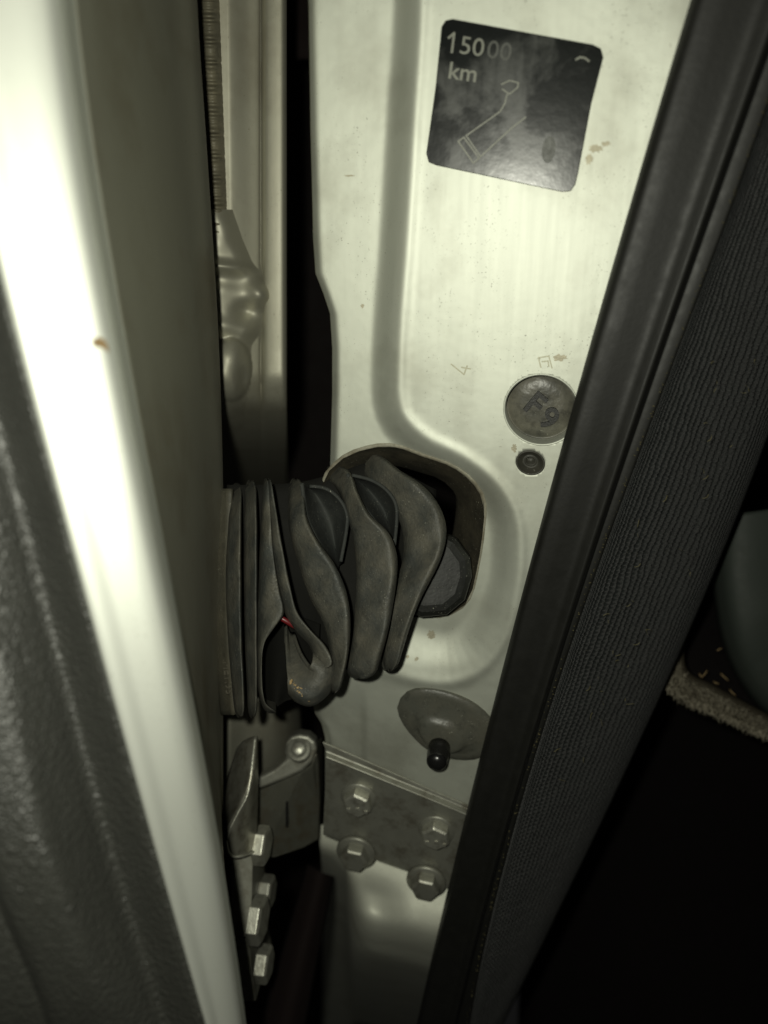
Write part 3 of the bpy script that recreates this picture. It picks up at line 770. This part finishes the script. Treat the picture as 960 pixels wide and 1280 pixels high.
# top bracket of the arm: an arched rim round the pin
rim = [(324, 984), (345, 974), (368, 965), (385, 954), (393, 940), (390, 928), (380, 921), (366, 920), (352, 925), (340, 932), (328, 942)]
pinc = P(374, 937, .380); pax = (CM.to_3x3() @ Vector((0, .45, .9))).normalized()
slab("knuckle", [(323, 987), (352, 976), (377, 965), (391, 952), (397, 938), (394, 927), (386, 920), (374, 918), (364, 921), (357, 928), (356, 940), (358, 949), (342, 962), (323, 972)],
     .381, .392, M['steel'], hg, .0016)
revolve("hinge_pin", pinc, pax, [(.0060, -.004), (.0060, .0010), (.0052, .0018), (.0040, .0018), (.0036, .0026), (.0024, .0034), (0, .0036)], M['zinc'], hg, 30)
slab("arm_slot", [(357, 1003), (360, 1003), (360, 1034), (357, 1034)], .3835, .39, M['black'], hg, 0)
# pillar leaf
def hl(pix, h): return [(x, y, pd(x, y, h if not hasattr(h, '__len__') else h[i])) for i, (x, y) in enumerate(pix)]
top = [(404, 926), (450, 946), (500, 968), (545, 988), (585, 1005), (625, 1022)]
edg = [(408, 945), (450, 962), (501, 983), (545, 1001), (585, 1018), (625, 1035)]
bot = [(404, 1041), (432, 1053), (467, 1071), (515, 1089), (562, 1110), (620, 1134)]
sh = lambda L, dy: [(x, y + dy) for x, y in L]
loft("pillar_leaf", [hl(top, -.003), hl(sh(top, 1), .0018), hl(sh(top, 4), .0026), hl(sh(edg, -6), .0030), hl(sh(edg, -1), .0048), hl(sh(edg, 2), .0056), hl(sh(edg, 6), .0054), hl(lerp(edg, bot, .5), .0042), hl(sh(bot, -2), .003), hl(bot, .0015), hl(sh(bot, -1), -.004)],
     M['steel'], hg, 60, 5)
for x, y, ang, ws_ in [(451, 990, 8, 0), (547, 1030, 8, 0), (447, 1058, 24, .0085), (534, 1094, 24, .0085)]:
    c = Vector(Q(x, y, np.float64(.0042)))
    ax_b = (NP + Vector((0, 0, -.05))).normalized()
    upv = Matrix.Rotation(math.radians(ang), 3, ax_b) @ Vector((0, 0, 1))
    lowb = ws_ > 0
    b = hexbolt(c, ax_b, upv, .0072, .0062, M['zinc'] if not lowb else M['steel'], hg, .0098 if lowb else .0088)
    if not lowb:
        for dx, dy in ((-.0040, -.0015), (.0005, -.0012), (.0042, -.0028)):
            s = ax_b.cross(upv)
            cc = c + ax_b*.0063 + s*(-dx) + upv*dy
            e = [(-1, -1), (1, -1), (1, 1), (-1, 1)]
            fv = [cc + s*(.0009*i) + upv*(.0009*j) for i, j in e]; bv = [v - ax_b*.0006 for v in fv]; fv = [v + ax_b*.0003 for v in fv]
            mo = fix_normals(mesh_obj("head_mark", [tuple(v) for v in fv + bv], [(0, 1, 2, 3), (7, 6, 5, 4), (0, 4, 5, 1), (1, 5, 6, 2), (2, 6, 7, 3), (3, 7, 4, 0)], M['zinc'], b, smooth=False))
            bevel(mo, .0003, 2)

# reddish panel edge deep in the gap
ip = loft("inner_wing_edge", [[(352, -80, .46), (352, 40, .46), (352, 82, .465)], [(378, -80, .455), (378, 40, .455), (378, 74, .46)], [(410, -80, .46), (410, 40, .46), (410, 80, .465)]], M['maroon'], None, 20, 5, thick=.002, origin=P(370, 70, .46))
tag(ip, "dark reddish panel edge at the top of the narrow gap", "wing panel")
iq = loft("inner_sill_edge", [[(385, 1080, .47), (350, 1200, .46), (312, 1330, .45)], [(402, 1090, .46), (375, 1200, .45), (345, 1330, .44)], [(416, 1095, .47), (396, 1200, .46), (372, 1330, .45)]], M['maroon'], None, 20, 5, thick=.002, origin=P(330, 1320, .45))
tag(iq, "dark reddish strip slanting down behind the hinge bolts", "sill panel")

# ------------------------------------------------------------------ E. courtesy light switch
sw = thing("door_switch", Q(556, 905), "grey rubber covered push switch with black plunger above the hinge plate", "switch")
SWP = [(497, 884), (501, 872), (512, 862), (528, 859), (548, 861), (572, 868), (594, 879), (612, 895), (622, 912), (622, 930), (610, 942), (592, 948), (572, 948), (552, 944), (532, 934), (514, 917), (502, 900)]
SWP = dense(SWP, 16)
c0 = np.array([556, 908.]); tip = np.array([549, 920.])
def swring(k, h, s): 
    c = c0*(1-s) + tip*s
    return ring(c + (SWP[::2] - c0)*k, h)
V = []; n = len(SWP[::2]); prof = [(1.0, -.0004, 0), (1.005, .0008, 0), (.975, .0016, 0), (.80, .0018, 0), (.62, .0022, .2), (.52, .0030, .5), (.47, .0034, .6), (.44, .0046, .7), (.36, .0052, .8), (.26, .0054, 1), (.1, .0054, 1)]
Fc = []
for k, h, s in prof: V += swring(k, h, s)
for i in range(len(prof) - 1):
    for k in range(n): Fc.append((i*n+k, i*n+(k+1) % n, (i+1)*n+(k+1) % n, (i+1)*n+k))
Fc.append([(len(prof)-1)*n + k for k in range(n)])
fix_normals(mesh_obj("rubber_cover", V, Fc, M['switch'], sw))
revolve("plunger", Vector(Q(551, 925, np.float64(.003))), NP, [(.0050, 0), (.0050, .008), (.0046, .0115), (.0046, .0125), (.0044, .0135), (.0034, .0148), (.0015, .0155), (0, .0157)], M['black'], sw, 32)
text_px("moulded_letter", "S", 570, 889, 8, 25, .0019, M['embossed_dark'], sw, .0003)

# ------------------------------------------------------------------ F. rubber wiring boot (bellows)
bt = thing("wiring_boot", P(400, 900, .31), "dusty black rubber bellows boot bridging the door and the pillar", "rubber boot")
def fold(L, R, d, deep=.034, shift=0.0, bulge=.0035, endback=.012, topback=1.6, mat='boot', nu=70, lean=0.0, name="fold", rshift=None):
    """closed leaf-shaped pleat between two silhouette lines"""
    nn = 24
    te = np.array([0, .006, .015, .03, .055]); nn = 30
    t = np.concatenate([te, np.linspace(.1, .9, nn - 10), 1 - te[::-1]])
    L = cr(L, 401)[np.round(t*400).astype(int)]; R = cr(R, 401)[np.round(t*400).astype(int)]
    wf = np.sqrt(np.clip(1 - np.clip((.05 - t)/.05, 0, 1)**2, 0, 1)) * np.sqrt(np.clip(1 - np.clip((t - .955)/.045, 0, 1)**2, 0, 1))
    wf = .04 + .96*wf; C_ = .5*(L + R); L = C_ + (L - C_)*wf[:, None]; R = C_ + (R - C_)*wf[:, None]
    eb = endback * (np.clip((.09 - t)/.09, 0, 1)**2 + topback*np.clip((.26 - t)/.26, 0, 1)**2 + np.clip((t - .95)/.05, 0, 1)**2*.5)
    dd = (np.interp(t, np.linspace(0, 1, len(d)), d) if hasattr(d, '__len__') else np.full(nn, d)) + eb
    def row(a, off):
        p = L*(1-a) + R*a
        return np.column_stack([p, dd + off + .0006*np.sin(p[:, 1]*.11 + p[:, 0]*.07 + a*3) * (off < .02)])
    def rowx(a, off, sx):
        p = L*(1-a) + R*a; c = .5*(L[nn//2] + R[nn//2]); p = p.copy(); p[:, 0] += sx
        p[:, 1] = p[:, 1]*.9 + c[1]*.1 if off > .02 else p[:, 1]
        return np.column_stack([p, dd + off])
    rs = shift if rshift is None else rshift
    rows = [rowx(.35, deep, shift), rowx(.10, deep*.45, shift*.5), row(0, .0100), row(.12, .0048), row(.36, .0012), row(.66, -bulge*.6), row(.86, -bulge), row(.96, -bulge*.5), row(1, .0030), rowx(.94, deep*.4, rs*.5), rowx(.65, deep, rs)]
    return loft(name, rows, M[mat], bt, nu, 4, close=True, caps=True)

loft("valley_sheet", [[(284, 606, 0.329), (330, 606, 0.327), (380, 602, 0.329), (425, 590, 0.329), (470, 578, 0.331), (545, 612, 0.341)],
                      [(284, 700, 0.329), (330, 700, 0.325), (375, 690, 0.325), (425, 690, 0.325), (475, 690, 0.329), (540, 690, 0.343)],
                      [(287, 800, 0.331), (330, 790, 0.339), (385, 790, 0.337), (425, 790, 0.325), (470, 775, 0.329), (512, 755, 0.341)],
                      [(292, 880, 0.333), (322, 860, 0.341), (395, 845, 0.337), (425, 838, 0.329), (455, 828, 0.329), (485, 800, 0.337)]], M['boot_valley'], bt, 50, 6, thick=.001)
# flange on the door with moulded lettering
loft("boot_flange", [[(266, 612, .332), (266, 700, .332), (269, 800, .335), (278, 893, .340)], [(268, 611, .328), (268, 700, .328), (271, 800, .331), (280, 893, .336)], [(290, 611, .321), (287, 700, .321), (288, 800, .324), (294, 893, .328)]], M['boot_flange'], bt, 40, 4, thick=.0016)
def flmap(px, py, h):
    t = (py - 611)/282
    d = .3215 + .007*np.clip(t, 0, 1) + (287 - px)*.00037 - .0016
    return PN(np.stack([px, py, d], -1))
text_px("moulded_lettering", "L.HKMAYAMET.95", 272.5, 762, 13.5, 84.5, 0, M['embossed'], bt, .0004, mapper=flmap)
fold([(289, 604), (285, 660), (282, 720), (285, 800), (291, 870), (294, 897)], [(303, 604), (302, 660), (302, 720), (303, 800), (306, 870), (306, 897)], .307, .025, bulge=.0042)
fold([(306, 600), (305, 660), (305, 720), (306, 800), (309, 870), (310, 897)], [(321, 600), (322, 660), (322, 720), (322, 800), (322, 870), (321, 897)], .302, .025, bulge=.0044)
# split pleat: left lip, right lip, curled lobe
fold([(329, 598), (325, 671), (323, 737), (321.5, 800), (321.5, 845), (325, 874), (332, 889), (345, 893)], [(336, 598), (342, 690), (350, 740), (355, 766), (343, 785), (332, 801), (328, 818), (328, 853), (332, 879), (345, 888)][0:10], .2965, .03, bulge=.001, endback=.004)
fold([(333, 598), (339, 690), (349, 740), (356, 767), (370, 789), (388, 809), (391, 822), (389, 830)], [(339, 598), (351, 671), (364, 737), (372, 765), (389, 788), (407, 807), (416, 826), (417, 838)], .2955, .03, bulge=.0016, endback=.003)
loft("split_lobe", [[(391, 815, .303), (417, 830, .304), (417, 853, .304), (406, 870, .304), (389, 881, .304), (372, 877, .304), (361, 866, .304)],
                    [(391, 822, .2985), (413, 834, .2985), (412, 853, .299), (402, 869, .299), (388, 878, .299), (373, 873, .299), (361, 860, .300)],
                    [(389, 831, .2965), (403, 840, .2955), (402, 853, .2955), (395, 864, .2955), (385, 869, .2955), (372, 865, .2965), (360, 850, .299)],
                    [(385, 832, .299), (391, 838, .2975), (388, 846, .297), (382, 851, .297), (376, 852, .298), (367, 848, .300), (358, 835, .303)],
                    [(374, 815, .308), (376, 817, .308), (373, 820, .308), (369, 820, .309), (365, 818, .310), (361, 812, .312), (357, 800, .314)],
                    [(366, 790, .322), (366, 792, .322), (365, 793, .322), (363, 792, .323), (361, 790, .323), (359, 786, .324), (357, 780, .325)]], M['boot'], bt, 60, 5, thick=.0014)
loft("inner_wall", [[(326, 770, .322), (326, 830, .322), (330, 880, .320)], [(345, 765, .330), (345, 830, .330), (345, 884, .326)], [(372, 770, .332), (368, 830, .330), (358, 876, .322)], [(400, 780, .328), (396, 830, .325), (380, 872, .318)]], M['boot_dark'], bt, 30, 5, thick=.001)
# crumbs of dirt on the torn edge
for k in range(26):
    x = 362 + rng.random()*24; y = 850 + (x - 362)*1.0 + rng.normal(0, 2.2)
    r = .0002 + .0003*rng.random(); c = np.array(P(x, y, .2955)); V = [c + r*rng.normal(size=3) for _ in range(5)]
    if k == 0: CV = []; CF = []
    s = len(CV); CV += V; CF += [(s, s+1, s+2), (s, s+2, s+3), (s+1, s+3, s+4), (s, s+1, s+4), (s+2, s+3, s+4)]
o = mesh_obj("dirt_crumbs", CV, CF, M['straw'], bt, smooth=False); o["kind"] = "stuff"
fold([(363, 598), (361, 625), (361, 652), (366, 680), (374, 707), (386, 744), (404, 780), (413, 820), (412, 866)], [(378, 598), (381, 625), (384, 648), (396, 674), (418, 705), (433, 740), (438, 780), (434, 825), (424, 867)], [.300, .296, .294, .294, .297], .034, shift=-6, bulge=.003)
fold([(406, 586), (412, 600), (426, 618), (434, 646), (441, 671), (445, 702), (444, 747), (441, 797), (431, 846)], [(424, 578), (439, 592), (448, 617), (462, 643), (485, 665), (496, 693), (496, 722), (486, 785), (468, 850)], [.306, .300, .297, .297, .300], .034, shift=-6, bulge=.004)
fold([(441, 576), (457, 598), (478, 616), (493, 638), (503, 664), (504, 698), (493, 735), (482, 785), (478, 838)], [(449, 567), (472, 567), (500, 588), (531, 609), (550, 634), (558, 662), (551, 698), (520, 762), (495, 840)], [.316, .308, .304, .303, .306], .03, shift=-8, bulge=.004)
# back walls of two pleats, seen over their front edges
def leaf(A, B, dA, dM, dB, mat):
    nn = 12; A = cr(A, nn); B = cr(B, nn); m_ = .5*(A + B)
    rows = [np.column_stack([A, np.full(nn, dA)]), np.column_stack([A*.72 + B*.28, np.full(nn, dM - .004)]), np.column_stack([A*.45 + B*.55, np.full(nn, dM)]), np.column_stack([A*.2 + B*.8, np.full(nn, dM - .006)]), np.column_stack([A*.06 + B*.94, np.full(nn, dB + .003)]), np.column_stack([B, np.full(nn, dB)])]
    return loft("pleat_back", rows, M[mat], bt, 40, 5, thick=.0013)
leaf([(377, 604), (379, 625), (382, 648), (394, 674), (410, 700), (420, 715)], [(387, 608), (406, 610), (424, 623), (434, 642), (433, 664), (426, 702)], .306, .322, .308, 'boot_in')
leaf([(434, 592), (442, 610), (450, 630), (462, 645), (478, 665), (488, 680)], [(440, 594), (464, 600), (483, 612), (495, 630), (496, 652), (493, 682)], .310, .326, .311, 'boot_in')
# socket block inside the recess
slab("socket_block", [(552, 662), (572, 672), (590, 697), (592, 722), (583, 752), (560, 771), (528, 774), (508, 768), (520, 730), (540, 690)], .318, .36, M['socket'], bt, .0055)
rw = tube("red_wire", [(344, 770, .3045), (352, 773, .3035), (362, 779, .304), (374, 786, .306)], .0011, M['wire'], None, 8, 14)
tag(rw, "thin red wire glimpsed inside the split rubber pleat", "wire")
